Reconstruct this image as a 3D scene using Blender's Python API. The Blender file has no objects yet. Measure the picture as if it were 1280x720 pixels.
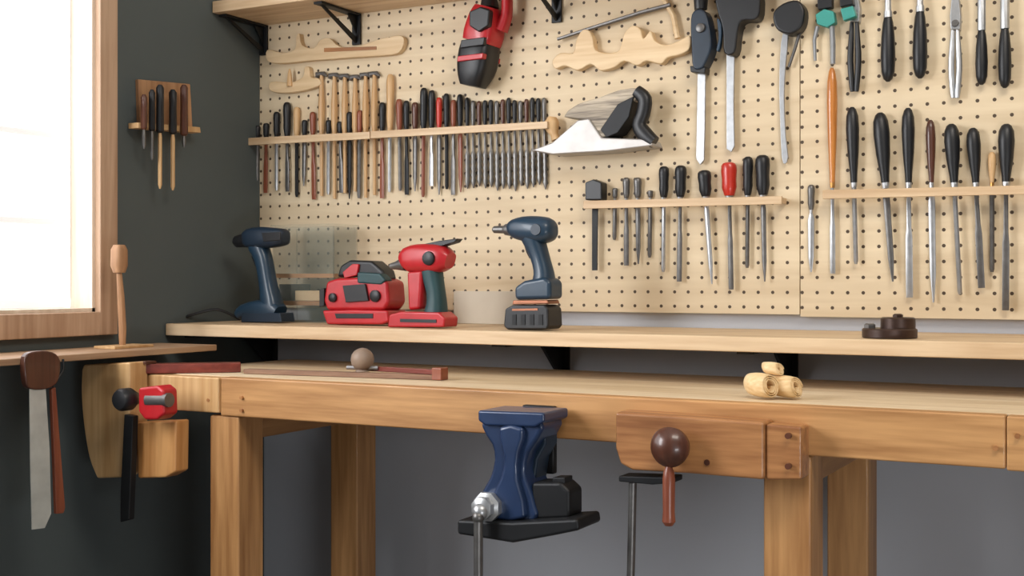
import bpy,bmesh,math,random
from mathutils import Vector,Matrix
random.seed(7)
F=1535.0;PSI=math.atan(.54);S=math.sin(PSI);C=math.cos(PSI)
CAM=Vector((0,-2.45,1.05));HZ=350
FW=Vector((-S,C,0));RT=Vector((C,S,0));UPV=Vector((0,0,1))
def ray(px,py):return FW+RT*((px-640)/F)+UPV*(-(py-HZ)/F)
def U(px,py,pl):
    d=ray(px,py);i='xyz'.index(pl[0]);t=(pl[1]-CAM[i])/d[i];return CAM+d*t
def mpp(px,py,pl):
    p=U(px,py,pl);return (p-CAM).dot(FW)/F
def L(c):
    def f(v):
        v=v/255.0
        return v/12.92 if v<=.04045 else ((v+.055)/1.055)**2.4
    return (f(c[0]),f(c[1]),f(c[2]),1)
# ---------- materials
def base(name):
    m=bpy.data.materials.new(name);m.use_nodes=True
    return m,m.node_tree.nodes,m.node_tree.links,m.node_tree.nodes['Principled BSDF']
def plain(name,c,r=.5,me=0,var=.12,sc=25,bump=.05,coat=0):
    m,N,K,B=base(name)
    B.inputs['Roughness'].default_value=r;B.inputs['Metallic'].default_value=me
    B.inputs['Coat Weight'].default_value=coat
    tc=N.new('ShaderNodeTexCoord');no=N.new('ShaderNodeTexNoise');no.inputs['Scale'].default_value=sc;no.inputs['Detail'].default_value=4
    K.new(tc.outputs['Object'],no.inputs['Vector'])
    cr=N.new('ShaderNodeValToRGB');l=L(c)
    cr.color_ramp.elements[0].position=.3;cr.color_ramp.elements[1].position=.7
    cr.color_ramp.elements[0].color=tuple(v*(1-var) for v in l[:3])+(1,)
    cr.color_ramp.elements[1].color=tuple(min(1,v*(1+var)) for v in l[:3])+(1,)
    K.new(no.outputs['Fac'],cr.inputs['Fac']);K.new(cr.outputs['Color'],B.inputs['Base Color'])
    if bump>0:
        bp=N.new('ShaderNodeBump');bp.inputs['Strength'].default_value=bump;bp.inputs['Distance'].default_value=.002
        K.new(no.outputs['Fac'],bp.inputs['Height']);K.new(bp.outputs['Normal'],B.inputs['Normal'])
    return m
def wood(name,c1,c2,axis='x',r=.5,grain=14,coat=0):
    m,N,K,B=base(name);B.inputs['Roughness'].default_value=r;B.inputs['Coat Weight'].default_value=coat
    tc=N.new('ShaderNodeTexCoord');mp=N.new('ShaderNodeMapping')
    sc=[grain]*3;sc['xyz'.index(axis)]=grain*.07
    mp.inputs['Scale'].default_value=sc;K.new(tc.outputs['Object'],mp.inputs['Vector'])
    n1=N.new('ShaderNodeTexNoise');n1.inputs['Scale'].default_value=1;n1.inputs['Detail'].default_value=6;n1.inputs['Distortion'].default_value=1.2
    n2=N.new('ShaderNodeTexNoise');n2.inputs['Scale'].default_value=6;n2.inputs['Detail'].default_value=8
    K.new(mp.outputs['Vector'],n1.inputs['Vector']);K.new(mp.outputs['Vector'],n2.inputs['Vector'])
    mx=N.new('ShaderNodeMath');mx.operation='MULTIPLY_ADD';mx.inputs[1].default_value=.42
    K.new(n2.outputs['Fac'],mx.inputs[0])
    m2=N.new('ShaderNodeMath');m2.operation='MULTIPLY';m2.inputs[1].default_value=.58;K.new(n1.outputs['Fac'],m2.inputs[0]);K.new(m2.outputs[0],mx.inputs[2])
    cr=N.new('ShaderNodeValToRGB');cr.color_ramp.elements[0].position=.38;cr.color_ramp.elements[1].position=.6
    cr.color_ramp.elements[0].color=L(c1);cr.color_ramp.elements[1].color=L(c2)
    K.new(mx.outputs[0],cr.inputs['Fac']);K.new(cr.outputs['Color'],B.inputs['Base Color'])
    bp=N.new('ShaderNodeBump');bp.inputs['Strength'].default_value=.15;bp.inputs['Distance'].default_value=.002
    K.new(mx.outputs[0],bp.inputs['Height']);K.new(bp.outputs['Normal'],B.inputs['Normal'])
    return m
def pegmat():
    m,N,K,B=base('pegboard_ply');B.inputs['Roughness'].default_value=.6
    g=N.new('ShaderNodeNewGeometry');sp=N.new('ShaderNodeSeparateXYZ');K.new(g.outputs['Position'],sp.inputs[0])
    def M(op,a,b=None):
        n=N.new('ShaderNodeMath');n.operation=op
        for i,v in enumerate((a,b)):
            if v is None:continue
            if isinstance(v,(int,float)):n.inputs[i].default_value=v
            else:K.new(v,n.inputs[i])
        return n.outputs[0]
    def cell(o):
        return M('SUBTRACT',M('FRACT',M('DIVIDE',M('ADD',o,10.0),.03)),.5)
    a=cell(sp.outputs['X']);b=cell(sp.outputs['Z'])
    d=M('SQRT',M('ADD',M('MULTIPLY',a,a),M('MULTIPLY',b,b)))
    hole=M('LESS_THAN',d,.115)
    tc=N.new('ShaderNodeTexCoord');mp=N.new('ShaderNodeMapping');mp.inputs['Scale'].default_value=(1.2,8,14);K.new(tc.outputs['Object'],mp.inputs['Vector'])
    n1=N.new('ShaderNodeTexNoise');n1.inputs['Scale'].default_value=1.6;n1.inputs['Detail'].default_value=7;n1.inputs['Distortion'].default_value=.8;K.new(mp.outputs[0],n1.inputs['Vector'])
    cr=N.new('ShaderNodeValToRGB');cr.color_ramp.elements[0].position=.3;cr.color_ramp.elements[1].position=.7
    cr.color_ramp.elements[0].color=L((204,182,148));cr.color_ramp.elements[1].color=L((226,208,176));K.new(n1.outputs['Fac'],cr.inputs['Fac'])
    mx=N.new('ShaderNodeMix');mx.data_type='RGBA';K.new(hole,mx.inputs['Factor']);K.new(cr.outputs[0],mx.inputs['A']);mx.inputs['B'].default_value=L((76,60,44))
    K.new(mx.outputs['Result'],B.inputs['Base Color'])
    bp=N.new('ShaderNodeBump');bp.invert=True;bp.inputs['Strength'].default_value=.6;bp.inputs['Distance'].default_value=.003;K.new(hole,bp.inputs['Height']);K.new(bp.outputs[0],B.inputs['Normal'])
    return m
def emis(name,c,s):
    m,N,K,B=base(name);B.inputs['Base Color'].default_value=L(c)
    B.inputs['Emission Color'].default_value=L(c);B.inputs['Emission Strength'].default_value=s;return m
def clearm():
    m=bpy.data.materials.new('clear_plastic');m.use_nodes=True;N=m.node_tree.nodes;K=m.node_tree.links
    B=N['Principled BSDF'];B.inputs['Base Color'].default_value=L((150,160,150));B.inputs['Roughness'].default_value=.12
    T=N.new('ShaderNodeBsdfTransparent');X=N.new('ShaderNodeMixShader');X.inputs[0].default_value=.14
    K.new(T.outputs[0],X.inputs[1]);K.new(B.outputs[0],X.inputs[2]);K.new(X.outputs[0],N['Material Output'].inputs[0]);return m
M_peg=pegmat()
M_wb=plain('grey_wall_paint',(180,183,189),.8,0,.05,3,.03)
M_wl=plain('dark_green_grey_paint',(82,90,90),.75,0,.06,3,.03)
M_floor=plain('concrete_floor',(100,98,95),.7,0,.15,4,.1)
M_ceil=plain('white_ceiling_paint',(220,218,214),.9,0,.03)
W_shelf=wood('pale_pine_shelf',(194,162,124),(222,196,160),'x',.5)
W_top=wood('pale_bench_top',(206,180,142),(232,212,180),'x',.45)
W_beam=wood('honey_oak_x',(156,108,62),(202,152,98),'x',.45,coat=.15)
W_leg=wood('honey_oak_z',(152,104,58),(198,148,94),'z',.5,coat=.1)
W_legy=wood('honey_oak_y',(136,94,54),(174,128,80),'y',.5)
W_trim=wood('window_trim_wood',(172,138,110),(200,168,140),'z',.5)
W_jamb=wood('window_jamb_wood',(214,196,174),(234,220,202),'z',.5)
W_pale=wood('pale_tool_wood',(204,172,128),(228,202,162),'x',.5)
W_palez=wood('pale_handle_wood',(188,146,98),(218,182,134),'z',.45)
W_jaw=wood('vise_jaw_wood',(140,90,52),(188,134,84),'x',.4,18,coat=.2)
W_tan=wood('tan_jaw_wood',(188,144,92),(216,178,128),'z',.45,coat=.2)
W_rust=wood('rustic_rack_wood',(150,108,74),(190,146,106),'z',.55)
W_wal=wood('walnut_dark',(62,34,24),(96,56,40),'z',.35,coat=.3)
W_red=wood('reddish_brown_wood',(112,54,36),(148,82,56),'z',.4,coat=.2)
W_redx=wood('red_brown_bar',(100,40,32),(136,62,50),'x',.35,coat=.3)
W_amb=wood('amber_handle',(176,104,44),(214,142,68),'z',.3,coat=.4)
M_blk=plain('black_plastic',(24,25,28),.42)
M_blk2=plain('black_metal',(30,31,33),.5,.4)
M_navy=plain('navy_plastic',(26,52,72),.4,coat=.2)
M_dn=plain('dark_navy_plastic',(24,40,56),.42)
M_blue=plain('blue_vise_enamel',(30,50,84),.38,.1,.15,18,.08,.3)
M_red=plain('red_plastic',(180,28,36),.38,coat=.2)
M_rd=plain('red_handle',(192,48,32),.35,coat=.3)
M_teal=plain('teal_plastic',(60,150,140),.4)
M_dteal=plain('dark_teal_rubber',(32,66,70),.5)
M_st=plain('steel',(180,182,184),.34,.7,.12,60)
M_ds=plain('dark_steel',(112,110,108),.4,.7,.15,60)
M_br=plain('brass',(190,140,80),.35,.8)
M_cop=plain('copper_band',(150,98,72),.35,.6)
M_wh=plain('off_white_card',(204,194,176),.6,0,.03)
M_sash=emis('white_sash_glow',(236,236,236),.5)  # sash is no light source; emission added so the backlit bars look bright
M_clear=clearm()
M_pane=emis('daylit_frosted_pane',(248,250,255),2.2)
# ---------- geometry
def sm(pts,n=4):
    o=[];k=len(pts)
    for i in range(k):
        p0,p1,p2,p3=[Vector(pts[(i+j-1)%k]) for j in range(4)]
        for t in range(n):
            t=t/n
            o.append(.5*((2*p1)+(p2-p0)*t+(2*p0-5*p1+4*p2-p3)*t*t+(3*p1-p0-3*p2+p3)*t**3))
    return [tuple(v) for v in o]
def smo(pts,n=4):
    pts=[Vector(p) for p in pts];k=len(pts);o=[]
    for i in range(k-1):
        p0=pts[max(i-1,0)];p1=pts[i];p2=pts[i+1];p3=pts[min(i+2,k-1)]
        for t in range(n):
            t=t/n
            o.append(.5*((2*p1)+(p2-p0)*t+(2*p0-5*p1+4*p2-p3)*t*t+(3*p1-p0-3*p2+p3)*t**3))
    o.append(pts[-1]);return [tuple(v) for v in o]
class Geo:
    def __init__(s):s.v=[];s.f=[]
    def box(s,a,b):
        n=len(s.v);x0,y0,z0=a;x1,y1,z1=b
        s.v+=[Vector(p) for p in ((x0,y0,z0),(x1,y0,z0),(x1,y1,z0),(x0,y1,z0),(x0,y0,z1),(x1,y0,z1),(x1,y1,z1),(x0,y1,z1))]
        s.f+=[[n+i for i in q] for q in ((0,3,2,1),(4,5,6,7),(0,1,5,4),(1,2,6,5),(2,3,7,6),(3,0,4,7))];return s
    def prism(s,pts,off):
        n=len(s.v);k=len(pts);s.v+=[Vector(p) for p in pts]+[Vector(p)+off for p in pts]
        s.f.append([n+i for i in range(k)]);s.f.append([n+k+i for i in reversed(range(k))])
        for i in range(k):
            j=(i+1)%k;s.f.append([n+i,n+k+i,n+k+j,n+j])
        return s
    def pp(s,pts,pl,th,smooth=0):
        if smooth:pts=sm(pts,smooth)
        off=Vector((0,th,0)) if pl[0]=='y' else (Vector((-th,0,0)) if pl[0]=='x' else Vector((0,0,-th)))
        return s.prism([U(a,b,pl) for a,b in pts],off)
    def loft(s,secs,ref=Vector((0,1,0)),n=14,p=2.0,caps=True):
        k=len(secs);b=len(s.v)
        for i,(c,ra,rb) in enumerate(secs):
            t=(secs[min(i+1,k-1)][0]-secs[max(i-1,0)][0])
            t=t.normalized() if t.length>1e-9 else Vector((0,0,1))
            r=ref if abs(t.dot(ref))<.95 else Vector((0,0,1))
            u=t.cross(r).normalized();w=u.cross(t).normalized()
            for j in range(n):
                a=2*math.pi*(j+.5)/n;ca,sa=math.cos(a),math.sin(a)
                ex=2.0/p
                s.v.append(c+u*ra*math.copysign(abs(ca)**ex,ca)+w*rb*math.copysign(abs(sa)**ex,sa))
        for i in range(k-1):
            for j in range(n):
                j2=(j+1)%n;s.f.append([b+i*n+j,b+i*n+j2,b+(i+1)*n+j2,b+(i+1)*n+j])
        if caps:
            s.f.append([b+j for j in reversed(range(n))]);s.f.append([b+(k-1)*n+j for j in range(n)])
        return s
    def lp(s,secs,pl,n=14,p=2.0,smooth=0):
        secs=[(a[0],a[1],a[2],(a[3] if len(a)>3 and a[3] else -1)) for a in secs]
        if smooth:
            m0=[(a[0],a[1],a[2],(a[3] if a[3]>0 else a[2]*mpp(a[0],a[1],pl))) for a in secs];secs=smo(m0,smooth)
        o=[]
        for a in secs:
            m=mpp(a[0],a[1],pl);ra=a[2]*m;o.append((U(a[0],a[1],pl),ra,a[3] if a[3]>0 else ra))
        ref={'y':Vector((0,1,0)),'x':Vector((1,0,0)),'z':Vector((0,0,1))}[pl[0]]
        return s.loft(o,ref,n,p)
    def cyl(s,a,b,r0,r1=None,n=16):
        a=Vector(a);b=Vector(b);r1=r0 if r1 is None else r1
        return s.loft([(a,r0,r0),(b,r1,r1)],Vector((0,1,0)),n)
    def rod(s,prof,a,d,n=20):
        a=Vector(a);d=Vector(d).normalized()
        return s.loft([(a+d*t,r,r) for t,r in prof],Vector((0,1,0)),n)
    def tube(s,pts,r,n=8,ref=Vector((0,1,0))):
        return s.loft([(Vector(p),r,r) for p in pts],ref,n)
    def ball(s,c,r,sy=None):
        c=Vector(c);sec=[]
        for i in range(9):
            a=-math.pi/2+math.pi*i/8;q=max(math.cos(a),.03)*r
            sec.append((c+Vector((0,0,math.sin(a)*r)),q,q if sy is None else q*sy/r))
        return s.loft(sec,Vector((0,1,0)),16)
    def obj(s,name,mat,parent=None,bevel=0,sub=0,label=None,cat=None,kind=None,group=None,seg=2,ang=35):
        me=bpy.data.meshes.new(name)
        if parent is not None:o0=parent['_w'];o0=Vector(o0)
        else:
            mn=Vector([min(v[i] for v in s.v) for i in range(3)]);mxx=Vector([max(v[i] for v in s.v) for i in range(3)])
            o0=(mn+mxx)/2;o0.z=mn.z
        me.from_pydata([tuple(v-o0) for v in s.v],[],s.f)
        bm=bmesh.new();bm.from_mesh(me);bmesh.ops.recalc_face_normals(bm,faces=bm.faces);bm.to_mesh(me);bm.free()
        for p in me.polygons:p.use_smooth=True
        me.set_sharp_from_angle(angle=math.radians(ang))
        me.materials.append(mat)
        ob=bpy.data.objects.new(name,me);bpy.context.scene.collection.objects.link(ob)
        if parent is not None:ob.parent=parent
        else:ob.location=o0
        if bevel:
            m=ob.modifiers.new('bevel','BEVEL');m.width=bevel;m.segments=seg;m.limit_method='ANGLE';m.angle_limit=math.radians(40);m.harden_normals=True
        if label:ob['label']=label
        if cat:ob['category']=cat
        if kind:ob['kind']=kind
        if group:ob['group']=group
        return ob
ALL=[]
def thing(name,label,cat,loc,group=None,kind=None):
    e=bpy.data.objects.new(name,None);e.empty_display_size=.03;bpy.context.scene.collection.objects.link(e)
    e.location=loc;e['_w']=tuple(loc)
    if label:e['label']=label
    if cat:e['category']=cat
    if group:e['group']=group
    if kind:e['kind']=kind
    ALL.append(e);return e
Y=lambda v:('y',v)
X=lambda v:('x',v)
Zp=lambda v:('z',v)
XL=-2.04;PB=-.018
# ================= STRUCTURE
ST='structure'
Geo().box((XL-.14,0,0),(1.6,.12,2.6)).obj('wall_back',M_wb,kind=ST)
yr=U(118,350,X(XL)).y;zb=.982;zt=2.0;yl=-2.9
g=Geo();g.box((XL-.14,yr,0),(XL,0,2.6)).box((XL-.14,-3.6,0),(XL,yl,2.6)).box((XL-.14,yl,0),(XL,yr,zb)).box((XL-.14,yl,zt),(XL,yr,2.6))
g.obj('wall_left',M_wl,kind=ST)
Geo().box((XL-.14,-3.6,-.1),(1.6,.12,0)).obj('floor',M_floor,kind=ST)
Geo().box((XL-.14,-3.6,2.6),(1.6,.12,2.7)).obj('ceiling',M_ceil,kind=ST)
w=thing('window_1',None,None,(XL-.06,(yl+yr)/2,zb),kind=ST)
tw=yr-U(140,350,X(XL)).y;tw=abs(tw)
g=Geo();g.box((XL,yr,zb-.05),(XL+.018,yr+tw,zt+.05)).box((XL,yl-tw,zb-.05),(XL+.018,yl,zt+.05)).box((XL,yl,zb-.05),(XL+.018,yr,zb)).box((XL,yl,zt),(XL+.018,yr,zt+.05))
g.obj('window_frame',W_trim,w,.002)
g=Geo();j=.008
g.box((XL-.12,yr-j,zb),(XL+.002,yr,zt)).box((XL-.12,yl,zb),(XL+.002,yl+j,zt)).box((XL-.12,yl,zb),(XL+.002,yr,zb+j)).box((XL-.12,yl,zt-j),(XL+.002,yr,zt))
g.obj('window_jamb',W_jamb,w)
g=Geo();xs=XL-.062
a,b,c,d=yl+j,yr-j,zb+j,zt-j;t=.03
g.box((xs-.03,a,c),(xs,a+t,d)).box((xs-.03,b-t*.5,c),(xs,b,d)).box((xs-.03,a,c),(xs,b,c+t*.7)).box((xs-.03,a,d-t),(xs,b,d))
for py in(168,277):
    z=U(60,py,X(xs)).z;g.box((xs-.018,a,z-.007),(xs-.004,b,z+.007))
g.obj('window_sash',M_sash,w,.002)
Geo().box((xs-.02,a,c),(xs-.016,b,d)).obj('window_pane',M_pane,w)
# pegboards
xseam=U(1000,330,Y(PB)).x
Geo().box((XL+.001,PB,.981),(xseam-.001,-.0005,1.95)).obj('pegboard_panel',M_peg,label='pale plywood pegboard panel on the grey wall holding tool racks',cat='pegboard',group='pegboard panels')
Geo().box((xseam+.001,PB,.977),(1.2,-.0005,1.95)).obj('pegboard_panel',M_peg,label='pale plywood pegboard panel with hanging clamps and chisels',cat='pegboard',group='pegboard panels')
# upper shelf
zs=1.05+.642
sh=thing('wall_shelf','pale wooden shelf on black brackets above the tool wall','shelf',(-1.5,PB,zs))
Geo().box((XL+.003,-.195,zs),(-.55,PB-.0005,zs+.028)).obj('shelf_board',W_shelf,sh,.002)
for px in(331,447,697):
    x=U(px,40,Y(PB)).x
    g=Geo();g.box((x-.012,-.175,zs-.006),(x+.012,PB-.001,zs-.0005)).box((x-.012,PB-.007,zs-.075),(x+.012,PB-.001,zs-.0005))
    g.prism([(x-.003,-.165,zs-.006),(x-.003,-.15,zs-.006),(x-.003,PB-.006,zs-.058),(x-.003,PB-.006,zs-.072)],Vector((.006,0,0)))
    g.prism([(x-.002,-.06,zs-.006),(x-.002,PB-.006,zs-.006),(x-.002,PB-.006,zs-.05)],Vector((.004,0,0)))
    g.obj('shelf_bracket',M_blk2,sh,.001)
# lower shelf
zs2=.95;th=.027
sh=thing('wall_shelf','long pale wooden wall shelf carrying power tools','shelf',(-1,-.17,zs2-th))
Geo().box((XL+.003,-.35,zs2-th),(.35,-.001,zs2)).obj('shelf_board',W_shelf,sh,.002)
for px in(335,700,985):
    x=U(px,420,Y(-.02)).x
    g=Geo();g.box((x-.016,-.30,zs2-th-.007),(x+.016,-.001,zs2-th-.0005)).box((x-.016,-.008,zs2-th-.16),(x+.016,-.001,zs2-th-.0005))
    g.prism([(x-.004,-.12,zs2-th-.006),(x-.004,-.007,zs2-th-.006),(x-.004,-.007,zs2-th-.10)],Vector((.008,0,0)))
    g.obj('shelf_bracket',M_blk2,sh,.001)
zl=1.05-.143
Geo().box((XL+.002,-1.5,zl-.013),(-1.865,-.37,zl)).obj('side_shelf',wood('side_shelf_pine',(150,116,88),(186,154,122),'y'),bevel=.002,label='narrow wooden ledge along the dark wall below the window',cat='shelf')
# ================= WORKBENCH
ZT=.86;YF=-.61;YB=-.11
xl=U(275,500,Y(YF)).x;xle=U(168,500,Y(YF)).x;XR=.25
wb=thing('workbench','heavy honey-coloured wooden workbench with pale top and two vises','workbench',(-1,-.36,0))
g=Geo()
for i in range(5):
    y0=YF+.03+i*.094;g.box((xle,y0,ZT-.04),(XR,y0+.0935,ZT))
g.obj('bench_top',W_top,wb,.0012)
xj=U(1258,560,Y(YF)).x
Geo().box((xl+.001,YF,ZT-.075),(xj-.001,YF+.0295,ZT)).obj('front_apron',W_beam,wb,.003)
Geo().box((xj,YF,ZT-.077),(XR,YF+.0295,ZT-.0005)).obj('front_apron',W_beam,wb,.003)
Geo().box((xle,YF-.004,ZT-.07),(xl,YF+.0295,ZT-.001)).obj('end_block',W_tan,wb,.003)
Geo().box((xle,YB-.03,ZT-.09),(XR,YB,ZT-.0405)).obj('back_apron',W_beam,wb,.003)
lx=[-1.672,-.557,.15];lw=.074
for x in lx:
    for y in(YF+.004,YB-.03-lw):
        Geo().box((x,y,0),(x+lw,y+lw,ZT-(.0755 if y<-.5 else .0405))).obj('leg',W_leg,wb,.004)
    Geo().box((x+.008,YF+.004+lw,ZT-.125),(x+lw-.008,YB-.03-lw,ZT-.0405)).obj('side_rail',W_legy,wb,.002)
    Geo().box((x+.012,YF+.004+lw,.14),(x+lw-.012,YB-.03-lw,.22)).obj('side_rail',W_legy,wb,.002)
Geo().box((lx[0]+lw,-.38,.15),(lx[1],-.34,.21)).obj('stretcher',W_beam,wb,.002)
for px,py in((303,497),(303,513),(262,500),(1245,560),(1272,545)):
    g=Geo();p=U(px,py,Y(YF));g.cyl(p+Vector((0,.004,0)),p-Vector((0,.0052,0)),.0035)
    g.obj('dowel_plug',W_jaw,wb)
# ---- tail vise (left)
yv=-.665
tv=thing('tail_vise_jaw','curved pale wooden vise jaw at the bench end','vise jaw',U(140,600,Y(yv)))
edge=smo([(102,462),(101,490),(104,530),(111,572),(121,598)],4)
g=Geo();g.pp([(162,453)]+[(104,456)]+edge+[(150,597),(160,570),(162,525)],Y(yv),.0505)
g.obj('jaw_board',W_tan,tv,.004,seg=3)
g=Geo();g.pp([(170,528),(220,526),(219,590),(206,597),(172,598)],Y(yv+.012),.038)
g.obj('jaw_block',wood('orange_jaw',(186,126,70),(220,164,104),'z',.4),tv,.004)
cl=thing('screw_clamp','red and black screw clamp on the bench end jaw','clamp',U(165,652,Y(yv-.03)))
g=Geo();g.pp([(172,485),(196,482),(204,488),(205,518),(196,525),(180,525),(172,515)],Y(yv-.04),.0399)
g.obj('clamp_body',M_red,cl,.006,seg=3)
c=U(159,499,Y(yv-.04));g=Geo();g.rod([(-.012,.012),(0,.018),(.006,.022),(.028,.022),(.034,.018),(.036,.01)],c+Vector((0,.012,0)),(0,-1,0));g.obj('clamp_knob',M_blk,cl)
g=Geo();g.lp([(186,500,9),(212,500,9)],Y(yv-.03));g.obj('clamp_screw',M_ds,cl)
g=Geo();g.pp([(155,518),(166,520),(163,600),(161,650),(150,653),(150,620)],Y(yv-.0145),.0156);g.obj('clamp_bar',M_blk2,cl,.002)
# ---- blue machinist vise
yv=-.70
bv=thing('machinist_vise','navy blue cast-iron vise with black base on the bench front','vise',U(660,680,Y(yv)))
g=Geo()
g.pp([(604,522),(676,524),(672,548),(660,566),(655,590),(662,612),(668,632),(668,652),(606,650),(600,640),(601,616),(611,598),(617,575),(614,556),(606,544)],Y(yv),.075,2)
g.obj('vise_body',M_blue,bv,.012,seg=4)
g=Geo();g.pp([(597,513),(680,516),(680,528),(668,534),(606,532),(597,526)],Y(yv-.008),.0895);g.obj('vise_jaw',M_blue,bv,.004,seg=3)
g=Geo();g.pp([(622,534),(654,535),(648,566),(646,600),(656,648),(612,648),(614,620),(624,598),(629,572)],Y(yv-.010),.02,2);g.obj('vise_rib',M_blue,bv,.007,seg=4)
g=Geo();g.pp([(664,535),(682,535),(682,556),(672,574),(668,602),(658,604),(662,566)],Y(yv+.03),.045);g.obj('sliding_jaw',M_dn,bv,.004,seg=3)
g=Geo();g.pp([(664,603),(700,603),(712,614),(712,648),(664,650)],Y(yv+.005),.05);g.obj('vise_block',M_blk2,bv,.006,seg=3)
g=Geo();g.pp([(690,597),(706,597),(706,606),(690,606)],Y(yv+.015),.03);g.obj('block_lug',M_blk2,bv,.002)
g=Geo();g.pp([(571,650),(640,653),(722,649),(724,663),(690,670),(640,679),(571,668)],Y(yv-.025),.085);g.obj('vise_base',M_blk2,bv,.005,seg=3)
c=U(611,633,Y(yv-.012));g=Geo();g.rod([(-.012,.022),(.0,.025),(.01,.025),(.014,.019),(.026,.019),(.03,.012)],c,(0,-1,0),8)
g.ball(c+Vector((0,-.026,-.004)),.014);g.obj('screw_head',M_st,bv)
p=c+Vector((0,-.034,-.012));g=Geo();g.cyl(p,p+Vector((0,0,-.26)),.0075);g.ball(p,.010);g.ball(p+Vector((0,0,-.26)),.012);g.obj('vise_handle',M_ds,bv)
g=Geo();x0=U(625,560,Y(yv)).x;g.box((x0,yv+.0755,U(650,600,Y(yv)).z),(x0+.06,YF-.0002,ZT-.02));g.obj('mounting_plate',M_blk2,bv,.003)
# ---- wooden front vise
yv=-.66
fv=thing('front_vise','wooden front vise with round walnut knob and handle','vise',U(860,600,Y(yv)))
g=Geo();g.pp([(769,515),(850,520),(955,528),(955,600),(860,592),(790,588),(775,580),(769,560)],Y(yv),.0498);g.obj('vise_jaw',W_jaw,fv,.005,seg=3)
g=Geo();g.pp([(957,530),(1002,534),(1002,600),(957,600)],Y(yv+.006),.0437);g.obj('vise_block',W_jaw,fv,.004,seg=3)
c=U(846,556,Y(yv));g=Geo();g.rod([(0,.012),(.010,.012),(.013,.022),(.02,.029),(.032,.031),(.042,.026),(.050,.014),(.052,.004)],c,(0,-1,0),28);g.obj('vise_knob',W_wal,fv)
g=Geo();g.lp([(836,583,4),(836,590,7),(836,600,8),(836,640,7.5),(836,652,8.5),(836,657,5)],Y(yv-.03));g.obj('vise_handle',W_red,fv)
g=Geo();g.pp([(773,595),(842,597),(842,604),(815,606),(773,602)],Y(yv+.005),.04);g.obj('guide_plate',M_blk2,fv,.002)
g=Geo();ps=[U(x_,y_,Y(yv+.02)) for x_,y_ in((791,603),(790,650),(789,700),(787,760))];g.tube(ps,.0065,12);g.obj('guide_rod',M_ds,fv)
for px,py in((884,578),(985,545),(985,583)):
    g=Geo();p=U(px,py,Y(yv));g.cyl(p+Vector((0,.01,0)),p-Vector((0,.002,0)),.0045)
    g.obj('screw_plug',W_wal,fv)
# ================= bench-top items
def onb(px,py,dz=0):p=U(px,py,Zp(ZT));return p+Vector((0,0,dz))
def bar(g,a,b,w,z0,z1):
    a=Vector(a);b=Vector(b);d=(b-a);d.z=0;d.normalize();n=Vector((-d.y,d.x,0))*w/2
    pts=[a-n,b-n,b+n,a+n];g.prism([(p.x,p.y,z0) for p in pts],Vector((0,0,z1-z0)))
a=onb(178,467);b=onb(301,465)
t=thing('wooden_straightedge','red-brown flat wooden bar lying on the bench','straightedge',a)
g=Geo();bar(g,a,b,.035,ZT+.0005,ZT+.02);g.obj('straightedge_body',W_redx,t,.002)
g=Geo();bar(g,a,a+Vector((.024,0,0)),.03,ZT+.02,ZT+.026);g.obj('end_stop',W_wal,t,.001)
a=onb(308,467);b=onb(546,475);t=thing('bar_clamp','thin steel bar clamp with round wooden knob lying on the bench','clamp',a)
g=Geo();bar(g,a,b,.022,ZT+.0005,ZT+.010);g.obj('clamp_bar',wood('worn_brown_bar',(112,78,58),(150,116,90),'x'),t,.001)
p=onb(460,470);g=Geo();bar(g,p-Vector((.006,0,0)),b,.014,ZT+.0105,ZT+.020);g.obj('clamp_slide',W_redx,t,.001)
g=Geo();q=onb(453,471);g.ball(q+Vector((0,0,.034)),.023);g.cyl(q+Vector((0,0,.0105)),q+Vector((0,0,.02)),.014,.008);g.obj('clamp_knob',plain('worn_grey_knob',(140,120,104),.5),t)
g=Geo();g.cyl(q+Vector((-.03,-.01,.018)),q+Vector((.03,.01,.018)),.004);g.obj('clamp_pin',M_st,t)
g=Geo();bar(g,b-Vector((.004,0,0)),b+Vector((.018,.0,0)),.026,ZT+.0005,ZT+.024);g.obj('clamp_foot',W_red,t,.002)
# wood shavings
M_shav=wood('fresh_shaving',(222,186,132),(244,218,172),'x',.6,30)
def curl(c,r,w,turns,ax,label):
    g=Geo();n=int(26*turns);pr=[]
    for i in range(n+1):
        a=2*math.pi*turns*i/n;rr=r*(1-.5*i/n);pr.append((math.cos(a)*rr,math.sin(a)*rr))
    R=Matrix.Rotation(ax,3,'Z')
    for i,(u,v) in enumerate(pr):
        for k in range(5):
            kk=(k-2)/2;g.v.append(Vector(c)+R@Vector((u*(1-.1*kk*kk),kk*w/2+.004*math.sin(i*.25),v*(1-.1*kk*kk))))
    for i in range(n):
        for k in range(4):
            b=i*5+k;g.f.append([b,b+1,b+6,b+5])
    o=g.obj('wood_shaving',M_shav,label=label,cat='wood shaving',group='curled shavings on the bench',ang=80)
    m=o.modifiers.new('s','SOLIDIFY');m.thickness=.0014;return o
p=onb(947,500)
curl(p+Vector((0,.02,.0215)),.021,.046,3,1.0,'large rolled pale wood shaving on the bench top')
p=onb(975,500)
curl(p+Vector((.003,.02,.0195)),.019,.044,3,1.2,'rolled pale wood shaving beside a larger roll')
p=onb(962,500)
curl(p+Vector((-.003,.028,.0475)),.0115,.030,2.4,1.15,'small pale shaving curl resting on top of the rolls')
# ================= shelf items  z=.95
ZS=.95
def shelfbase(px,y):return Vector((U(px,400,Y(y)).x,y,ZS))
zpy=lambda px,y,z=ZS: HZ+(1.05-z)/mpp(px,400,Y(y))
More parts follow.
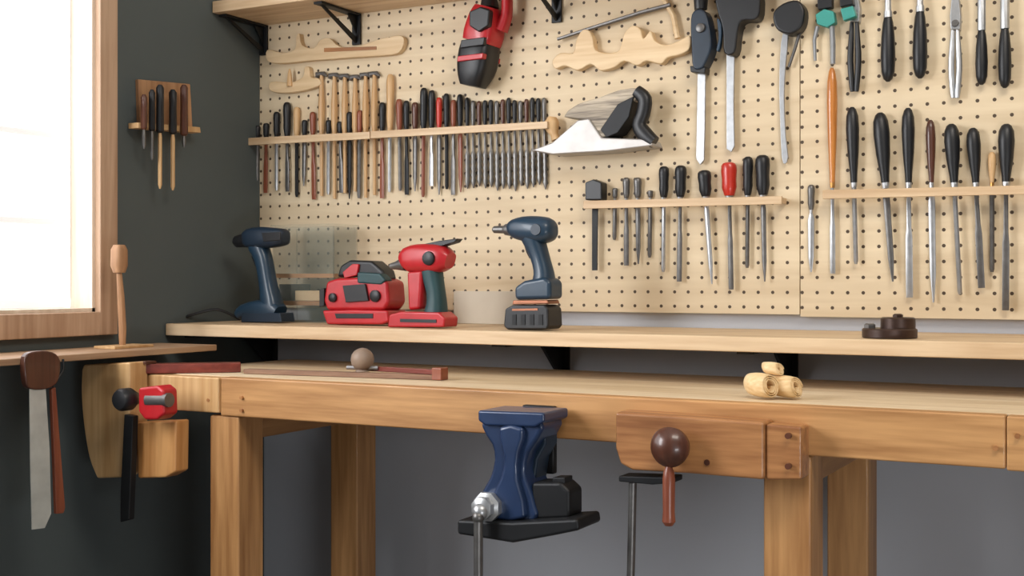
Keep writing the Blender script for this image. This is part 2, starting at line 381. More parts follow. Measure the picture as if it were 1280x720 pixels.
# left navy drill
y=-.19;pl=Y(y);yb=zpy(328,y)
t=thing('cordless_drill','dark navy cordless drill standing on its base with black cord','drill',shelfbase(328,y))
g=Geo();g.lp([(309,299,9,.02),(315,298,12.5,.026),(330,297,13.5,.028),(346,297,12,.026),(355,296,10,.022),(358,296,6,.013)],pl,18,3.4,2);g.obj('drill_body',M_dn,t)
g=Geo();g.lp([(293,303,4),(296,302,7.5),(303,301,8.5),(309,300,9.5)],pl);g.obj('chuck',M_blk,t)
g=Geo();g.lp([(322,306,12,.022),(329,322,10.5,.02),(333,342,10,.02),(336,360,10.5,.021),(339,376,13,.024),(340,384,14,.026)],pl,16,2.8,2);g.obj('drill_handle',M_navy,t)
g=Geo();g.pp([(327,291),(350,290),(350,300),(329,302)],Y(y-.0295),.004);g.obj('side_vent',M_blk,t,.001)
g=Geo();g.lp([(318,320,4),(321,327,4),(323,334,3)],pl);g.obj('trigger',M_blk,t)
g=Geo();g.lp([(301,394,6,.02),(308,389,9,.024),(325,386,11,.026),(342,387,12,.026),(350,391,9,.022)],pl,16,3.5,2);g.obj('drill_foot',M_navy,t)
g=Geo();g.pp([(302,yb-12),(350,yb-12),(352,yb-.4),(301,yb-.4)],Y(y-.026),.05);g.obj('drill_base',M_dn,t,.002)
g=Geo();pts=[Vector((U(300,400,pl).x,y,ZS+.006)),Vector((U(287,400,pl).x,y-.04,ZS+.03)),Vector((U(272,400,pl).x,y-.08,ZS+.02)),Vector((U(257,400,pl).x,y-.1,ZS+.006)),Vector((U(248,400,pl).x,y-.15,ZS+.006))]
g.tube([Vector(v) for v in smo([tuple(v) for v in pts],6)],.0035,8,Vector((0,0,1)));g.obj('power_cord',M_blk,t)
# clear case
yc=-.10;x0=U(352,400,Y(yc)).x;x1=U(428,400,Y(yc)).x;z1=U(400,284,Y(yc)).z
t=thing('storage_case','clear plastic storage case with wooden trays on the shelf','storage case',((x0+x1)/2,yc,ZS))
g=Geo();d0,d1=yc-.035,yc+.06;k=.003
g.box((x0,d0,ZS+.0005),(x1,d0+k,z1)).box((x0,d1-k,ZS+.0005),(x1,d1,z1)).box((x0,d0+k,ZS+.0005),(x0+k,d1-k,z1)).box((x1-k,d0+k,ZS+.0005),(x1,d1-k,z1)).box((x0+k,d0+k,ZS+.0005),(x1-k,d1-k,ZS+k))
g.obj('case_body',M_clear,t)
g=Geo();g.box((x0-.003,d0-.003,z1),(x1+.003,d1+.003,z1+.006));g.obj('case_lid',M_clear,t,.001)
for zz in(.04,.105):
    g=Geo();g.box((x0+k*2,d0+k*2,ZS+zz),(x1-k*2,d1-k*2,ZS+zz+.010));g.obj('case_tray',W_jaw,t)
g=Geo();g.box((x0+.012,d0+.01,ZS+.0505),(x0+.05,d1-.01,ZS+.09));g.obj('small_parts_box',M_ds,t,.002)
g=Geo();g.box((x0+.06,d0+.01,ZS+.0505),(x1-.012,d1-.01,ZS+.075));g.obj('small_parts_box',W_pale,t,.002)
# red boxy tool
y=-.20;pl=Y(y);yb=zpy(450,y)
t=thing('power_tool','boxy red and black cordless power tool resting on the shelf','power tool',shelfbase(450,y))
g=Geo();g.pp([(404,376),(407,352),(420,348),(470,346),(484,352),(486,378),(480,388),(408,388)],Y(y-.04),.07);g.obj('tool_body',M_red,t,.008,seg=3)
g=Geo();g.pp([(420,347),(424,332),(436,325),(464,326),(478,338),(482,350),(470,345)],Y(y-.028),.05);g.obj('tool_grip',M_blk,t,.008,seg=3)
g=Geo();g.pp([(428,340),(440,330),(448,330),(446,344),(430,348)],Y(y-.034),.02);g.obj('grip_accent',M_red,t,.002)
g=Geo();g.pp([(402,yb-18),(440,yb-19),(484,yb-18),(486,yb-4),(476,yb-.4),(408,yb-.4)],Y(y-.045),.075);g.obj('battery_base',M_red,t,.005,seg=3)
for px,py,r in((417,372,.010),(470,370,.013)):
    c=U(px,py,Y(y-.0395));g=Geo();g.rod([(0,r),(.006,r),(.008,r*.7)],c,(0,-1,0));g.obj('tool_wheel',M_blk,t)
g=Geo();g.pp([(428,357),(456,355),(460,376),(432,378)],Y(y-.046),.008);g.obj('tool_vent',M_blk,t,.001)
g=Geo();g.pp([(446,340),(474,342),(482,350),(476,356),(446,354)],Y(y-.043),.03);g.obj('side_guard',M_dteal,t,.004)
g=Geo();g.pp([(399,362),(405,360),(405,382),(399,384)],Y(y-.03),.05);g.obj('front_pad',M_blk,t,.001)
g=Geo();g.pp([(418,yb-14),(466,yb-14),(466,yb-8),(420,yb-8)],Y(y-.0465),.006);g.obj('base_slot',M_blk,t,.001)
# red drill
y=-.27;pl=Y(y);yb=zpy(527,y)
t=thing('impact_driver','red impact driver with dark teal grip and red battery base','drill',shelfbase(527,y))
g=Geo();g.lp([(506,328,10,.02),(512,325,16,.027),(525,323,18,.029),(545,323,18,.029),(556,324,16,.026),(563,326,10,.02)],pl,18,3,2);g.obj('driver_body',M_red,t)
g=Geo();g.lp([(489,333,4),(495,332,5),(500,331,7),(507,330,9)],pl);g.obj('chuck',M_ds,t)
g=Geo();g.pp([(520,307),(548,301),(572,298),(568,303),(548,309),(530,312)],Y(y-.012),.024);g.obj('belt_hook',M_blk,t,.002)
g=Geo();g.lp([(540,338,13,.022),(542,350,12,.021),(545,365,11,.02),(546,380,12,.022),(545,392,14,.025)],pl,16,2.6,2);g.obj('driver_handle',M_dteal,t)
g=Geo();g.pp([(508,340),(527,338),(526,360),(524,386),(510,388),(509,360)],Y(y-.022),.04);g.obj('front_housing',M_red,t,.006,seg=3)
g=Geo();g.pp([(486,yb-16),(500,yb-20),(548,yb-19),(556,yb-12),(555,yb-.4),(484,yb-.4)],Y(y-.03),.055);g.obj('battery_base',M_red,t,.004,seg=3)
g=Geo();c=U(536,323,Y(y-.028));g.rod([(0,.015),(.004,.014),(.006,.009)],c,(0,-1,0));g.obj('driver_badge',M_blk,t)
g=Geo();g.pp([(500,yb-11),(545,yb-10),(545,yb-6),(500,yb-7)],Y(y-.032),.01);g.obj('base_slot',M_blk,t)
# pale panel on shelf against pegboard
x0=U(566,388,Y(-.03)).x;x1=U(648,388,Y(-.03)).x;z1=U(600,364,Y(-.03)).z
g=Geo().box((x0,-.026,ZS+.0003),(x1,PB-.0002,z1)).obj('white_panel',M_wh,bevel=.001,label='low off-white panel standing against the pegboard',cat='panel')
# blue drill
y=-.27;pl=Y(y);yb=zpy(662,y)
t=thing('cordless_drill','navy blue cordless drill with copper-trimmed black battery','drill',shelfbase(664,y))
g=Geo();g.lp([(638,287,8,.016),(643,286,12,.022),(655,286,15.5,.027),(670,287,17,.029),(683,288,16.5,.029),(691,289,12,.023),(694,289,6,.012)],pl,18,2.4,2);g.obj('drill_body',M_navy,t)
g=Geo();g.lp([(616,287,2.5),(618,287,4.5),(630,287,5),(632,287,7),(640,287,8.5)],pl);g.obj('chuck',M_ds,t)
c=U(670,287,Y(y-.027));g=Geo();g.rod([(0,.012),(.003,.011)],c,(0,-1,0));g.obj('side_badge',M_dn,t)
g=Geo();g.lp([(666,296,14,.024),(672,312,12,.021),(677,328,11,.02),(680,342,12,.022),(680,354,14,.026)],pl,16,2.6,2);g.obj('drill_handle',M_navy,t)
g=Geo();g.lp([(659,306,4),(662,314,4.5),(665,322,3.5)],pl);g.obj('trigger',M_blk,t)
g=Geo();g.pp([(642,359),(654,351),(680,346),(688,352),(688,374),(643,375)],Y(y-.03),.058);g.obj('drill_foot',M_navy,t,.008,seg=3)
g=Geo();g.pp([(641,375.3),(684,375),(686,380),(640,381)],Y(y-.026),.05);g.obj('battery_band',M_cop,t,.002,seg=3)
g=Geo();g.pp([(631,386),(640,381.5),(680,381),(685,386),(686,yb-5),(683,yb-.4),(633,yb-.4),(629,yb-5)],Y(y-.034),.062);g.obj('battery',M_blk,t,.004,seg=3)
for i in range(4):
    g=Geo();g.pp([(640+i*11,393),(645+i*11,393),(645+i*11,406),(640+i*11,406)],Y(y-.0355),.004);g.obj('battery_rib',M_blk2,t)
g=Geo();g.pp([(640,386),(672,385.5),(672,388),(640,388.5)],Y(y-.0352),.004);g.obj('battery_trim',M_cop,t)
# dark fitting
y=-.28
c=Vector((U(1112,410,Y(y)).x,y,ZS))
M_fit=plain('dark_brown_iron',(66,48,40),.38,.4,.25,30)
t=thing('metal_fitting','dark brown round metal fitting lying on the shelf','fitting',c)
g=Geo();g.rod([(.0005,.044),(.002,.046),(.015,.046),(.017,.044)],c,(0,0,1),32);g.obj('fitting_flange',M_fit,t)
g=Geo();g.rod([(.0172,.029),(.034,.029),(.036,.026)],c+Vector((.014,0,0)),(0,0,1),24);g.obj('fitting_hub',M_fit,t)
g=Geo();g.rod([(.0172,.010),(.023,.010),(.025,.007)],c+Vector((-.031,-.012,0)),(0,0,1),6);g.obj('fitting_bolt',M_ds,t)
g=Geo();g.rod([(.0362,.009),(.040,.009),(.042,.006)],c+Vector((.014,0,0)),(0,0,1),6);g.obj('fitting_bolt',M_fit,t)
# ================= TOOL WALL
EM=.0007
HM={'blk':M_blk,'wood':W_palez,'brn':W_red,'red':M_rd,'amb':W_amb,'navy':M_dn,'gry':M_ds,'teal':M_teal,'wal':W_wal}
CN={'blk':'black','wood':'pale wooden','brn':'reddish-brown wooden','red':'red','amb':'amber wooden','navy':'navy blue','gry':'grey metal','teal':'teal','wal':'dark walnut'}
prof=[(0,.45),(.03,.75),(.1,.95),(.25,1),(.5,.88),(.75,.92),(.93,.7),(1,.6)]
prof2=[(0,.3),(.03,.6),(.12,.9),(.3,1),(.6,.85),(.9,.55),(1,.5)]
def tool(kind,x,yt,ys,yb,col,hw,sw,style,xb=None,where='in the wooden rack',group=None,pf=prof,smat=None,em=None):
    xb=x if xb is None else xb
    fx=lambda y:x+(xb-x)*(y-yt)/(yb-yt)
    cap=.0145
    mx=max(k for f,k in pf);m=mpp(x,(yt+ys)/2,Y(PB));rr_=min(hw*mx*m,cap)
    pl=Y(PB-rr_+(em or EM))
    nm={'screwdriver':'screwdriver','chisel':'chisel','file':'file','bit':'drill_bit'}[kind]
    t=thing(nm,CN[col]+'-handled '+nm.replace('_',' ')+' '+where,nm.replace('_',' '),U(fx(ys),ys,pl),group)
    g=Geo();n=10
    g.lp([(fx(yt+(ys-yt)*f),yt+(ys-yt)*f,hw*k,min(hw*k*m,cap)) for f,k in pf],pl,12,2.1);g.obj('handle',HM[col],t)
    fl=max((yb-ys)*.06,4)
    g=Geo();g.lp([(fx(ys+.3),ys+.3,hw*.5),(fx(ys+fl),ys+fl,hw*.42)],pl,n);g.obj('ferrule',M_br if col in('wood','amb') else M_st,t)
    y0=ys+fl+.2;H=yb-y0;g=Geo()
    if style=='round':g.lp([(fx(y0),y0,sw),(fx(yb-4),yb-4,sw),(fx(yb),yb,sw*.6)],pl,8)
    elif style=='chisel':g.lp([(fx(y0),y0,sw*.6,.003),(fx(y0+H*.35),y0+H*.35,sw*.7,.003),(fx(y0+H*.45),y0+H*.45,sw,.002),(fx(yb-5),yb-5,sw,.002),(fx(yb),yb,sw,.0006)],pl,8,5)
    elif style=='file':g.lp([(fx(y0),y0,sw*.5,.003),(fx(y0+H*.1),y0+H*.1,sw,.003),(fx(y0+H*.75),y0+H*.75,sw*.85,.003),(fx(yb),yb,sw*.25,.001)],pl,8,4)
    elif style=='bit':
        s=[(fx(y0),y0,sw*.5),(fx(y0+H*.35),y0+H*.35,sw*.5)]
        for i in range(10):
            q=y0+H*(.38+.5*i/9);s.append((fx(q),q,sw*(1.0 if i%2 else .72)))
        s.append((fx(yb),yb,sw*.2));g.lp(s,pl,8)
    g.obj('blade' if style!='round' else 'shank',smat or M_st,t)
    return t
def hammer(x,yt,yb,group):
    pl=Y(PB-.0078)
    t=thing('hammer','small steel-headed hammer with pale handle in the wooden rack','hammer',U(x,yb,pl),group)
    g=Geo();g.lp([(x-6,yt+8,2),(x-5,yt+4,3.8),(x-1,yt+3,2.8),(x+3,yt+3,3),(x+7,yt+6,1.2)],pl,10);g.obj('head',M_ds,t)
    g=Geo();g.lp([(x,yt+1,2),(x,yt+14,2.6),(x,yt+40,4.2,.0084),(x,yt+66,4,.0084),(x,yt+80,2.4),(x,yb,2.0)],pl,10);g.obj('handle',W_palez,t)
def rack(label,pa,pb,h,brk):
    y0=-.060
    t=thing('tool_rack',label,'tool rack',U((pa[0]+pb[0])/2,(pa[1]+pb[1])/2,Y(y0)))
    g=Geo();g.pp([(pa[0],pa[1]-h/2),(pb[0],pb[1]-h/2),(pb[0],pb[1]+h/2),(pa[0],pa[1]+h/2)],Y(y0),.0075);g.obj('rack_rail',W_shelf,t,.001)
    for px in brk:
        g=Geo()
        py=pa[1]+(pb[1]-pa[1])*(px-pa[0])/(pb[0]-pa[0]);q=U(px,py,Y(y0));hh=h*.35*mpp(px,py,Y(y0))
        g.box((q.x-.003,y0+.0076,q.z-hh),(q.x+.003,PB+EM,q.z+hh))
        g.obj('rack_spacer',W_shelf,t)
rack('long pale wooden rack full of small hand tools',(310,177),(462,169),9,(313,459))
rack('long pale wooden rack holding drill bits and drivers',(463,168.5),(684,156),9,(466,681))
rack('short pale wooden rack with black-handled tools',(729,256),(977,250),10,(733,974))
rack('pale wooden rack with chisels and knives',(1028,243),(1330,236),11,(1031,1326))
G1='hand tools in the long rack'
ry=lambda x:177-(x-310)*21/374
data=[(322,157,228,'blk',3.8,'round'),(333,154,240,'blk',4,'chisel'),(346,140,238,'blk',4.4,'round'),(359,128,243,'blk',5.2,'chisel'),(371,134,250,'wood',4.4,'round'),(381,150,236,'blk',3.8,'file'),(391,140,250,'brn',4,'chisel'),
(411,150,246,'blk',3.8,'round'),(425,152,240,'blk',3.8,'chisel'),(437,140,248,'blk',4,'file'),(450,138,244,'brn',4,'round'),
(478,128,245,'blk',4.2,'chisel'),(488,93,243,'wood',5,'round'),(499,124,240,'brn',4.4,'round'),(508,126,246,'blk',4.2,'chisel'),(519,128,238,'wal',4.4,'file'),(530,110,246,'blk',5,'round'),(540,113,236,'blk',4.6,'chisel'),(549,122,242,'red',4,'file'),(558,117,238,'blk',4.2,'round'),(567,125,244,'brn',4,'chisel'),(575,118,238,'blk',4,'file')]
kd={'round':'screwdriver','chisel':'chisel','file':'file'}
for i,(x,yt,yb,c,hw,st) in enumerate(data):
    tool(kd[st],x,yt,ry(x)-3,yb+random.uniform(-4,4),c,hw,2.4 if st=='round' else 3.0,st,xb=x+random.uniform(-1.5,2),group=G1,smat=[M_ds,W_red,M_st,M_ds,M_blk2][i%5])
for x in(402,418,431,444,457,468):hammer(x,90+random.uniform(-2,3),246+random.uniform(-8,4),G1)
for i in range(14):
    x=584+i*7.4;c=['blk','gry','wal','blk'][i%4]
    tool('bit',x,124+random.uniform(-2,3),ry(x)-3,234+random.uniform(-4,5),c,3.1,3.4,'bit',xb=x+.5+i*.1,group='drill bits in the long rack',pf=prof,smat=M_ds)
G2='tools in the short rack'
rm=lambda x:256-(x-729)*6/248
t=thing('try_square','black-stocked square hooked over the wooden rack','square',U(743,338,Y(-.0345)),G2)
g=Geo();g.pp([(731,228),(741,224),(752,228),(752,250),(731,250)],Y(-.049),.0308+EM);g.obj('stock',M_blk,t,.003)
g=Geo();g.pp([(740,250.5),(747,250.5),(746,338),(740,338)],Y(-.036),.004);g.obj('blade',M_blk2,t)
for x,yt,yb,c,hw,st,xb in((769,235,300,'gry',3.5,'round',768),(783,222,332,'gry',4.6,'chisel',783),(797,222,330,'gry',5,'file',798),(813,238,322,'gry',3.5,'round',812),(830,208,340,'blk',6.5,'round',829),(851,207,352,'blk',7.5,'chisel',849),(880,213,355,'blk',8.5,'file',890),(911,203,362,'red',10,'chisel',914),(935,196,335,'blk',6.5,'round',934),(953,194,352,'blk',9,'file',956)):
    tool(kd[st],x,yt,rm(x)-7,yb,c,hw,3.2 if st!='round' else 2.6,st,xb=xb,group=G2,where='in the short rack',smat=[M_st,M_ds][int(x)%2])
G3='chisels and knives in the pale rack'
for x,yt,ys,yb,c,hw,st,xb in ((1065,134,228,330,'blk',8,'round',1070),(1100,141,228,352,'blk',10,'file',1116),(1135,135,228,372,'blk',8,'chisel',1137),(1163,150,228,378,'wal',6,'file',1167),(1189,155,228,368,'blk',9.5,'round',1200),(1216,160,228,360,'blk',8.5,'chisel',1227),(1240,190,228,340,'wood',5,'round',1240),(1258,155,227,388,'blk',10,'chisel',1257)):
    tool(kd[st],x,yt,ys,yb,c,hw,4.2 if st!='round' else 3,st,xb=xb,group=G3,where='in the pale rack',pf=prof2,smat=[M_ds,M_st][int(x)%2])
tool('chisel',1040,85,228,342,'amb',6.5,3.2,'chisel',xb=1041,group=G3,where='standing tall in the rack',pf=prof2,em=.0014)
tool('file',1014,231,262,340,'gry',4.5,4,'file',where='hanging on the pegboard')
G4='tools hanging on the pegboard'
def hang(kind,x,yt,ys,yb,col,hw,sw,xb=None):
    pl=Y(PB-.0150);xb=x if xb is None else xb
    fx=lambda y:x+(xb-x)*(y-yt)/(yb-yt)
    t=thing(kind,CN[col]+'-handled '+kind.replace('_',' ')+' hanging handle-down on the pegboard',kind.replace('_',' '),U(fx(yb),yb,pl),G4)
    g=Geo();g.lp([(fx(yt),yt,sw*.8),(fx(yt+6),yt+6,sw),(fx(ys),ys,sw)],pl,10);g.obj('shank',M_st,t)
    g=Geo();g.lp([(fx(ys-8),ys-8,hw*.55),(fx(ys),ys,hw*.6)],pl,10);g.obj('ferrule',M_st,t)
    g=Geo();H=yb-ys;g.lp([(fx(ys+H*f),ys+H*f,hw*k,min(hw*k*mpp(x,ys,pl),.0154)) for f,k in((0.004,.55),(.08,.7),(.3,.9),(.6,1),(.85,.9),(.96,.6),(1,.25))],pl,12);g.obj('handle',HM[col],t)
    q=U(fx(yt+8),yt+8,Y(PB));g=Geo();g.tube([q+Vector((-.007,.0006,.006)),q+Vector((-.007,-.02,.003)),q+Vector((-.007,-.028,.006)),q+Vector((-.007,-.030,.014))],.0018,6);g.obj('peg_hook',M_blk2,t)
hang('screwdriver',1110,-40,22,102,'blk',9,4)
hang('screwdriver',1150,-36,15,98,'blk',9,4)
hang('screwdriver',1227,-30,38,106,'blk',7.5,5)
hang('screwdriver',1256,-30,36,110,'blk',8,5.5)
def pliers(x,yt,yp,yb,hm,lab,sp=9):
    pl=Y(PB-.012);t=thing('pliers',lab,'pliers',U(x,yb,pl),G4)
    g=Geo();g.pp([(x-3,yt),(x+3,yt),(x+7,yp-12),(x+6,yp+5),(x-6,yp+5),(x-7,yp-12)],Y(PB-.018),.0178+EM);g.obj('jaw',M_st,t,.002)
    c=U(x,yp-3,Y(PB-.018));g=Geo();g.rod([(0,.007),(.004,.006)],c,(0,-1,0),12);g.obj('pivot',M_ds,t)
    for s in(-1,1):
        g=Geo();g.lp([(x+s*3,yp+5.5,2.4),(x+s*sp*.8,yp+(yb-yp)*.3,3.4),(x+s*sp,yp+(yb-yp)*.6,3.8),(x+s*sp*.55,yb-3,3.2),(x+s*sp*.5,yb,1.5)],pl,10,2,3);g.obj('handle',hm,t)
pliers(1068,-12,22,114,M_blk,'pliers with black grips hanging on the pegboard',5)
pliers(1194,-20,32,122,M_st,'bright steel locking pliers hanging on the pegboard',5)
t=thing('spring_clamp','small teal spring clamp hanging on the pegboard','clamp',U(1033,75,Y(PB-.01)),G4)
g=Geo();g.pp([(1019,18),(1030,11),(1042,14),(1044,28),(1034,34),(1021,30)],Y(PB-.02),.0199+EM);g.obj('clamp_body',M_teal,t,.002)
g=Geo();g.lp([(1022,33,3),(1018,50,2.4),(1019,76,2)],Y(PB-.01),8);g.obj('clamp_arm',M_st,t)
g=Geo();g.lp([(1040,33,3.4),(1041,55,3.6),(1041,80,3.4)],Y(PB-.01),8);g.obj('clamp_arm',M_st,t)
g=Geo();g.pp([(1021,-8),(1040,-8),(1040,9),(1022,12)],Y(PB-.018),.0179);g.obj('clamp_grip',M_blk,t,.002)
t=thing('spring_clamp','teal-tipped black spring clamp hanging on the pegboard','clamp',U(1062,30,Y(PB-.045)),G4)
g=Geo();g.pp([(1050,11),(1066,7),(1070,20),(1054,26)],Y(PB-.045),.018);g.obj('clamp_body',M_teal,t,.002)
g=Geo();g.pp([(1048,-14),(1064,-14),(1066,5),(1050,9)],Y(PB-.04),.0399+EM);g.obj('clamp_arm',M_blk,t,.002)
# ---- F clamps
t=thing('bar_clamp','steel bar clamp with dark blue head hanging on the pegboard','clamp',U(878,205,Y(PB-.015)),G4)
g=Geo();g.pp([(872,82),(882,82),(881,160),(880,200),(875,206),(870,198),(871,150)],Y(PB-.014),.006);g.obj('clamp_bar',M_st,t,.001)
g=Geo();g.pp([(863,24),(869,12),(880,13),(886,30),(889,58),(882,78),(876,86),(866,84),(864,60)],Y(PB-.040),.0398+EM,3);g.obj('clamp_head',M_dn,t,.004,seg=3)
g=Geo();g.lp([(877,-14,8),(876,0,9),(876,12,8)],Y(PB-.022),14);g.obj('clamp_handle',M_blk,t)
c=U(876,35,Y(PB-.040));g=Geo();g.rod([(0,.010),(.005,.009),(.006,.006)],c,(0,-1,0));g.obj('clamp_pivot',M_ds,t)
g=Geo();g.pp([(862,82),(882,84),(881,92),(863,90)],Y(PB-.036),.03);g.obj('clamp_pad',M_blk,t,.002)
t=thing('bar_clamp','steel bar clamp with wide black pistol head on the pegboard','clamp',U(915,190,Y(PB-.015)),G4)
g=Geo();g.pp([(908,64),(918,64),(917,130),(918,182),(914,190),(908,186),(908,130)],Y(PB-.014),.006);g.obj('clamp_bar',M_st,t,.001)
g=Geo();g.pp([(897,-6),(944,-12),(950,8),(945,24),(927,26),(922,40),(918,66),(905,66),(903,40),(900,26),(897,16)],Y(PB-.038),.0378+EM,3);g.obj('clamp_head',M_blk,t,.004,seg=3)
g=Geo();g.pp([(896,22),(902,30),(901,52),(898,64),(895,62),(898,48),(897,34)],Y(PB-.03),.012,2);g.obj('clamp_trigger',M_navy,t,.002)
t=thing('bar_clamp','slim steel clamp with rounded black head on the pegboard','clamp',U(982,205,Y(PB-.01)),G4)
g=Geo();g.pp([(966,16),(978,4),(996,0),(1005,12),(1002,32),(990,42),(976,40),(968,32)],Y(PB-.038),.0378+EM,3);g.obj('clamp_head',M_blk,t,.005,seg=3)
g=Geo();g.pp([(978,43),(985,44),(982,80),(980,120),(982,170),(985,196),(981,205),(977,196),(975,150),(974,110),(975,70)],Y(PB-.012),.006,2);g.obj('clamp_bar',M_st,t,.001)
g=Geo();g.lp([(1000,40,2.2),(994,60,2),(986,84,1.8)],Y(PB-.01),8);g.obj('clamp_screw',M_ds,t)
# ---- red hanging tool
pl=Y(PB-.040)
t=thing('power_tool','red and black cordless tool hanging upside down on the pegboard','power tool',U(596,110,pl),G4)
g=Geo();g.lp([(612,10,16,.03),(609,22,20,.036),(605,42,22,.0405),(602,54,21,.038)],pl,18,4,2);g.obj('tool_body',M_red,t)
g=Geo();g.lp([(601,55,21,.036),(599,66,22.5,.039),(596,84,22,.038),(593,98,18,.034),(591,108,14,.026)],pl,18,4,2);g.obj('tool_collar',M_blk,t)
g=Geo();g.lp([(634,-14,6,.014),(634,4,6,.014),(633,20,6.5,.015),(626,38,8,.018)],pl,14,2.8,2);g.obj('tool_grip',M_red,t)
g=Geo();g.pp([(586,14),(600,8),(612,12),(610,32),(598,40),(586,32)],Y(PB-.088),.02);g.obj('tool_cover',M_blk,t,.004)
g=Geo();g.pp([(576,50),(606,46),(604,56),(575,60)],Y(PB-.084),.02);g.obj('tool_vent',M_blk,t,.002)
g=Geo();g.pp([(572,70),(604,66),(603,73),(571,77)],Y(PB-.0845),.08);g.obj('tool_band',M_red,t,.002)
g=Geo();g.lp([(612,-12,6,.014),(612,2,9,.02),(612,10,10,.024)],pl,14,2.8);g.obj('tool_cap',M_blk,t)
# ---- wooden templates
def flatwood(pts,lab,name,cat,th=.016):
    t=thing(name,lab,cat,U(pts[0][0],pts[0][1],Y(PB)),'wooden tools on the pegboard')
    g=Geo();g.pp(pts,Y(PB-th),th+EM,3);g.obj('wooden_body',W_pale,t,.003,seg=3);return t
t=flatwood([(334,62),(352,66),(368,62),(370,46),(374,42),(377,56),(392,60),(400,50),(412,48),(424,58),(446,58),(470,50),(488,46),(499,44),(505,50),(498,66),(470,70),(440,72),(412,74),(384,76),(352,79),(334,76)],'long curved pale wooden spokeshave on the pegboard','spokeshave','spokeshave')
g=Geo();g.pp([(405,60),(470,58),(470,62),(405,65)],Y(PB-.018),.004);g.obj('blade',W_jaw,t)
t=flatwood([(338,102),(362,103),(378,96),(380,84),(386,84),(388,96),(398,98),(400,106),(384,112),(360,116),(338,114)],'small pale wooden marking gauge on the pegboard','marking_gauge','marking gauge')
g=Geo();g.lp([(362,108,4),(362,92,2.5),(362,86,1)],Y(PB-.018),8);g.obj('gauge_stem',W_palez,t)
t=flatwood([(690,76),(700,66),(716,66),(720,50),(727,38),(736,38),(741,48),(744,62),(760,66),(774,62),(780,42),(790,32),(800,36),(804,48),(813,38),(818,50),(832,56),(850,50),(862,44),(862,60),(850,68),(834,72),(826,80),(808,76),(796,82),(780,76),(768,84),(750,88),(738,80),(722,88),(706,82),(694,86)],'carved pale wooden bow saw frame on the pegboard','bow_saw','saw',.022)
g=Geo();g.lp([(697,49,2),(740,35,2.4),(800,16,2.6),(838,6,2.8)],Y(PB-.014),8);g.obj('tension_rod',M_ds,t)
g=Geo();g.lp([(826,-8,3),(842,20,3.4),(847,48,4)],Y(PB-.01),8);g.obj('saw_arm',W_pale,t)
# ---- hand plane
t=thing('hand_plane','grey-soled wooden hand plane with curved black handle on the pegboard','hand plane',U(750,190,Y(PB-.036)),G4)
g=Geo();g.pp([(663,188),(690,178),(722,150),(736,148),(752,172),(812,174),(816,182),(760,189),(690,193)],Y(PB-.06),.0598+EM);g.obj('plane_sole',plain('pale_cast_iron',(172,168,164),.4,.3),t,.003)
g=Geo();g.pp([(704,146),(722,130),(748,122),(775,112),(798,110),(802,116),(784,134),(768,156),(756,171),(746,168),(736,150)],Y(PB-.055),.045,2);g.obj('plane_body',wood('weathered_plane_wood',(104,94,84),(200,186,164),'x',.6,40),t,.003)
g=Geo();g.lp([(796,114,8,.012),(806,124,9,.013),(804,142,9,.013),(799,156,9,.013),(806,168,10,.014),(818,178,8,.013)],Y(PB-.048),14,2.5,3);g.obj('plane_handle',M_blk,t)
g=Geo();g.pp([(772,130),(792,120),(786,146),(772,166),(758,172),(750,162)],Y(PB-.060),.05);g.obj('plane_iron',M_blk2,t,.002)
g=Geo();g.lp([(695,175,6),(693,168,5),(690,160,9),(690,152,9),(691,146,5)],Y(PB-.02),14);g.obj('plane_knob',W_palez,t)
# ================= LEFT WALL rack
t=thing('tool_rack','small rustic wooden wall rack with hanging carving tools','tool rack',U(210,165,X(XL+.01)))
g=Geo();g.pp([(173,99),(238,105),(241,160),(175,160)],X(XL+.010),.0107);g.obj('rack_board',W_rust,t,.002)
g=Geo();g.pp([(173,153),(250,159),(251,166),(173,160)],X(XL+.04),.0298);g.obj('rack_ledge',W_palez,t,.0004)
def ltool(x,yt,ys,yb,col,hw,sw,nm):
    r=hw*mpp(x,ys,X(XL+.05))
    pl=X(XL+.0384+r)
    t=thing(nm,CN[col]+'-handled '+nm.replace('_',' ')+' hanging in the small rack',nm.replace('_',' '),U(x,yb,pl),'carving tools in the small rack')
    g=Geo();g.lp([(x,yt,hw*.5),(x,yt+4,hw),(x,(yt+ys)/2,hw*.95),(x,ys,hw*1.0),(x,ys+8,hw*1.0),(x,ys+10,hw*.6)],pl,10);g.obj('handle',HM[col],t)
    g=Geo();g.lp([(x,ys+10.2,sw*.7),(x,ys+16,sw),(x,yb-5,sw),(x,yb,sw*.4)],pl,8);g.obj('blade',W_palez if nm=='gouge' else M_ds,t)
ltool(180,118,152,186,'wal',4,2.4,'chisel')
ltool(190,112,154,200,'blk',4,2.4,'chisel')
ltool(200,106,156,236,'blk',5,2.6,'gouge')
ltool(216,112,158,238,'blk',5,2.8,'gouge')
ltool(230,106,160,184,'wal',5,2.6,'chisel')
# mallet on ledge
pl=X(-1.95);ybm=HZ+(1.05-zl)/mpp(150,435,pl)
t=thing('wooden_mallet','pale wooden mallet standing on the narrow ledge','mallet',Vector((-1.95,U(150,430,pl).y,zl)))
g=Geo();g.lp([(149,306,6,.010),(149,312,9,.014),(149,332,9.5,.014),(149,341,6,.011)],pl,14,3.5);g.obj('mallet_head',W_rust,t,.001)
g=Geo();g.lp([(149,341.5,3.4),(151,370,4.4),(153,410,4.8),(153,ybm-3.2,4)],pl,10);g.obj('mallet_handle',W_rust,t)
p=U(153,ybm,pl);g=Geo();g.box((p.x-.03,p.y-.05,zl+.0003),(p.x+.03,p.y+.06,zl+.006));g.obj('mallet_foot',W_palez,t,.001)
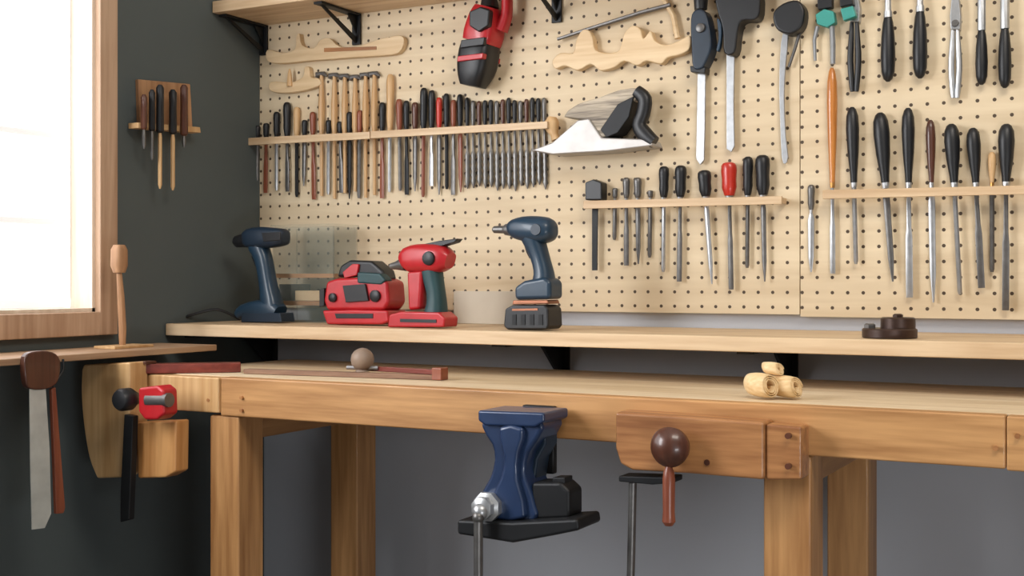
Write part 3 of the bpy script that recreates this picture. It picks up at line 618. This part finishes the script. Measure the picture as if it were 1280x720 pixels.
# saw under ledge
pl=X(-1.852)
t=thing('hand_saw','hand saw with brown handle hanging from the ledge','saw',U(50,660,pl))
g=Geo();g.pp([(32,446),(46,439),(66,440),(76,451),(73,476),(60,486),(38,486),(32,474)],pl,.0145,3)
g.obj('saw_handle',W_wal,t,.003,seg=3)
g=Geo();g.pp([(37,486),(57,484),(62,560),(64,642),(56,660),(40,662),(38,580)],X(-1.856),.0015);g.obj('saw_blade',plain('dull_silver_blade',(196,200,194),.45,.2),t)
t=thing('wooden_batten','thin reddish-brown batten hanging beside the saw','batten',U(70,640,X(-1.86)))
g=Geo();g.pp([(61,486),(66,484),(78,634),(76,641),(67,642)],X(-1.8648),-.008);g.obj('batten_strip',W_red,t,.001)
g=Geo();q=U(79,462,X(-1.8635));q2=U(66,484,X(-1.8625));g.tube([q+Vector((0,0,.02)),q,q2],.0022,6,Vector((1,0,0)));g.obj('hanging_cord',M_blk,t)
# ================= LIGHTS
def area(name,loc,tgt,size,en,col):
    l=bpy.data.lights.new(name,'AREA');l.energy=en;l.size=size[0];l.shape='RECTANGLE';l.size_y=size[1];l.color=col
    o=bpy.data.objects.new(name,l);bpy.context.scene.collection.objects.link(o);o.location=loc
    o.rotation_euler=(Vector(tgt)-Vector(loc)).to_track_quat('-Z','Y').to_euler();return o
area('ceiling_light',(.1,-1.4,2.5),(-.5,-.1,1.1),(1.0,.7),27,(1,.92,.82))
area('low_fill_light',(1.0,-2.5,.34),(0,0,.4),(.9,.4),16,(.95,.97,1))  # added low fill to lift the wall under the bench, no real doorway
area('room_daylight',(.9,-3.4,1.7),(-.8,0,1.1),(1.8,1.4),3,(1,.97,.93))
area('window_daylight',(XL-.03,(yl+yr)/2,1.5),(0,-.8,1.0),(.95,.9),40,(.97,.98,1))
wd=bpy.data.worlds.new('w');bpy.context.scene.world=wd;wd.use_nodes=True
bg=wd.node_tree.nodes['Background'];bg.inputs[0].default_value=(.95,.96,1,1);bg.inputs[1].default_value=.10
# ================= CAMERA
cd=bpy.data.cameras.new('cam');cd.sensor_width=36;cd.lens=F/1280*36;cd.shift_y=-(360-HZ)/1280
co=bpy.data.objects.new('camera',cd);bpy.context.scene.collection.objects.link(co);co.location=CAM;co.rotation_euler=(math.pi/2,0,PSI)
cd.clip_start=.02
bpy.context.scene.camera=co
bpy.context.scene.view_settings.view_transform='Standard'
for e in ALL:
    if '_w' in e:del e['_w']
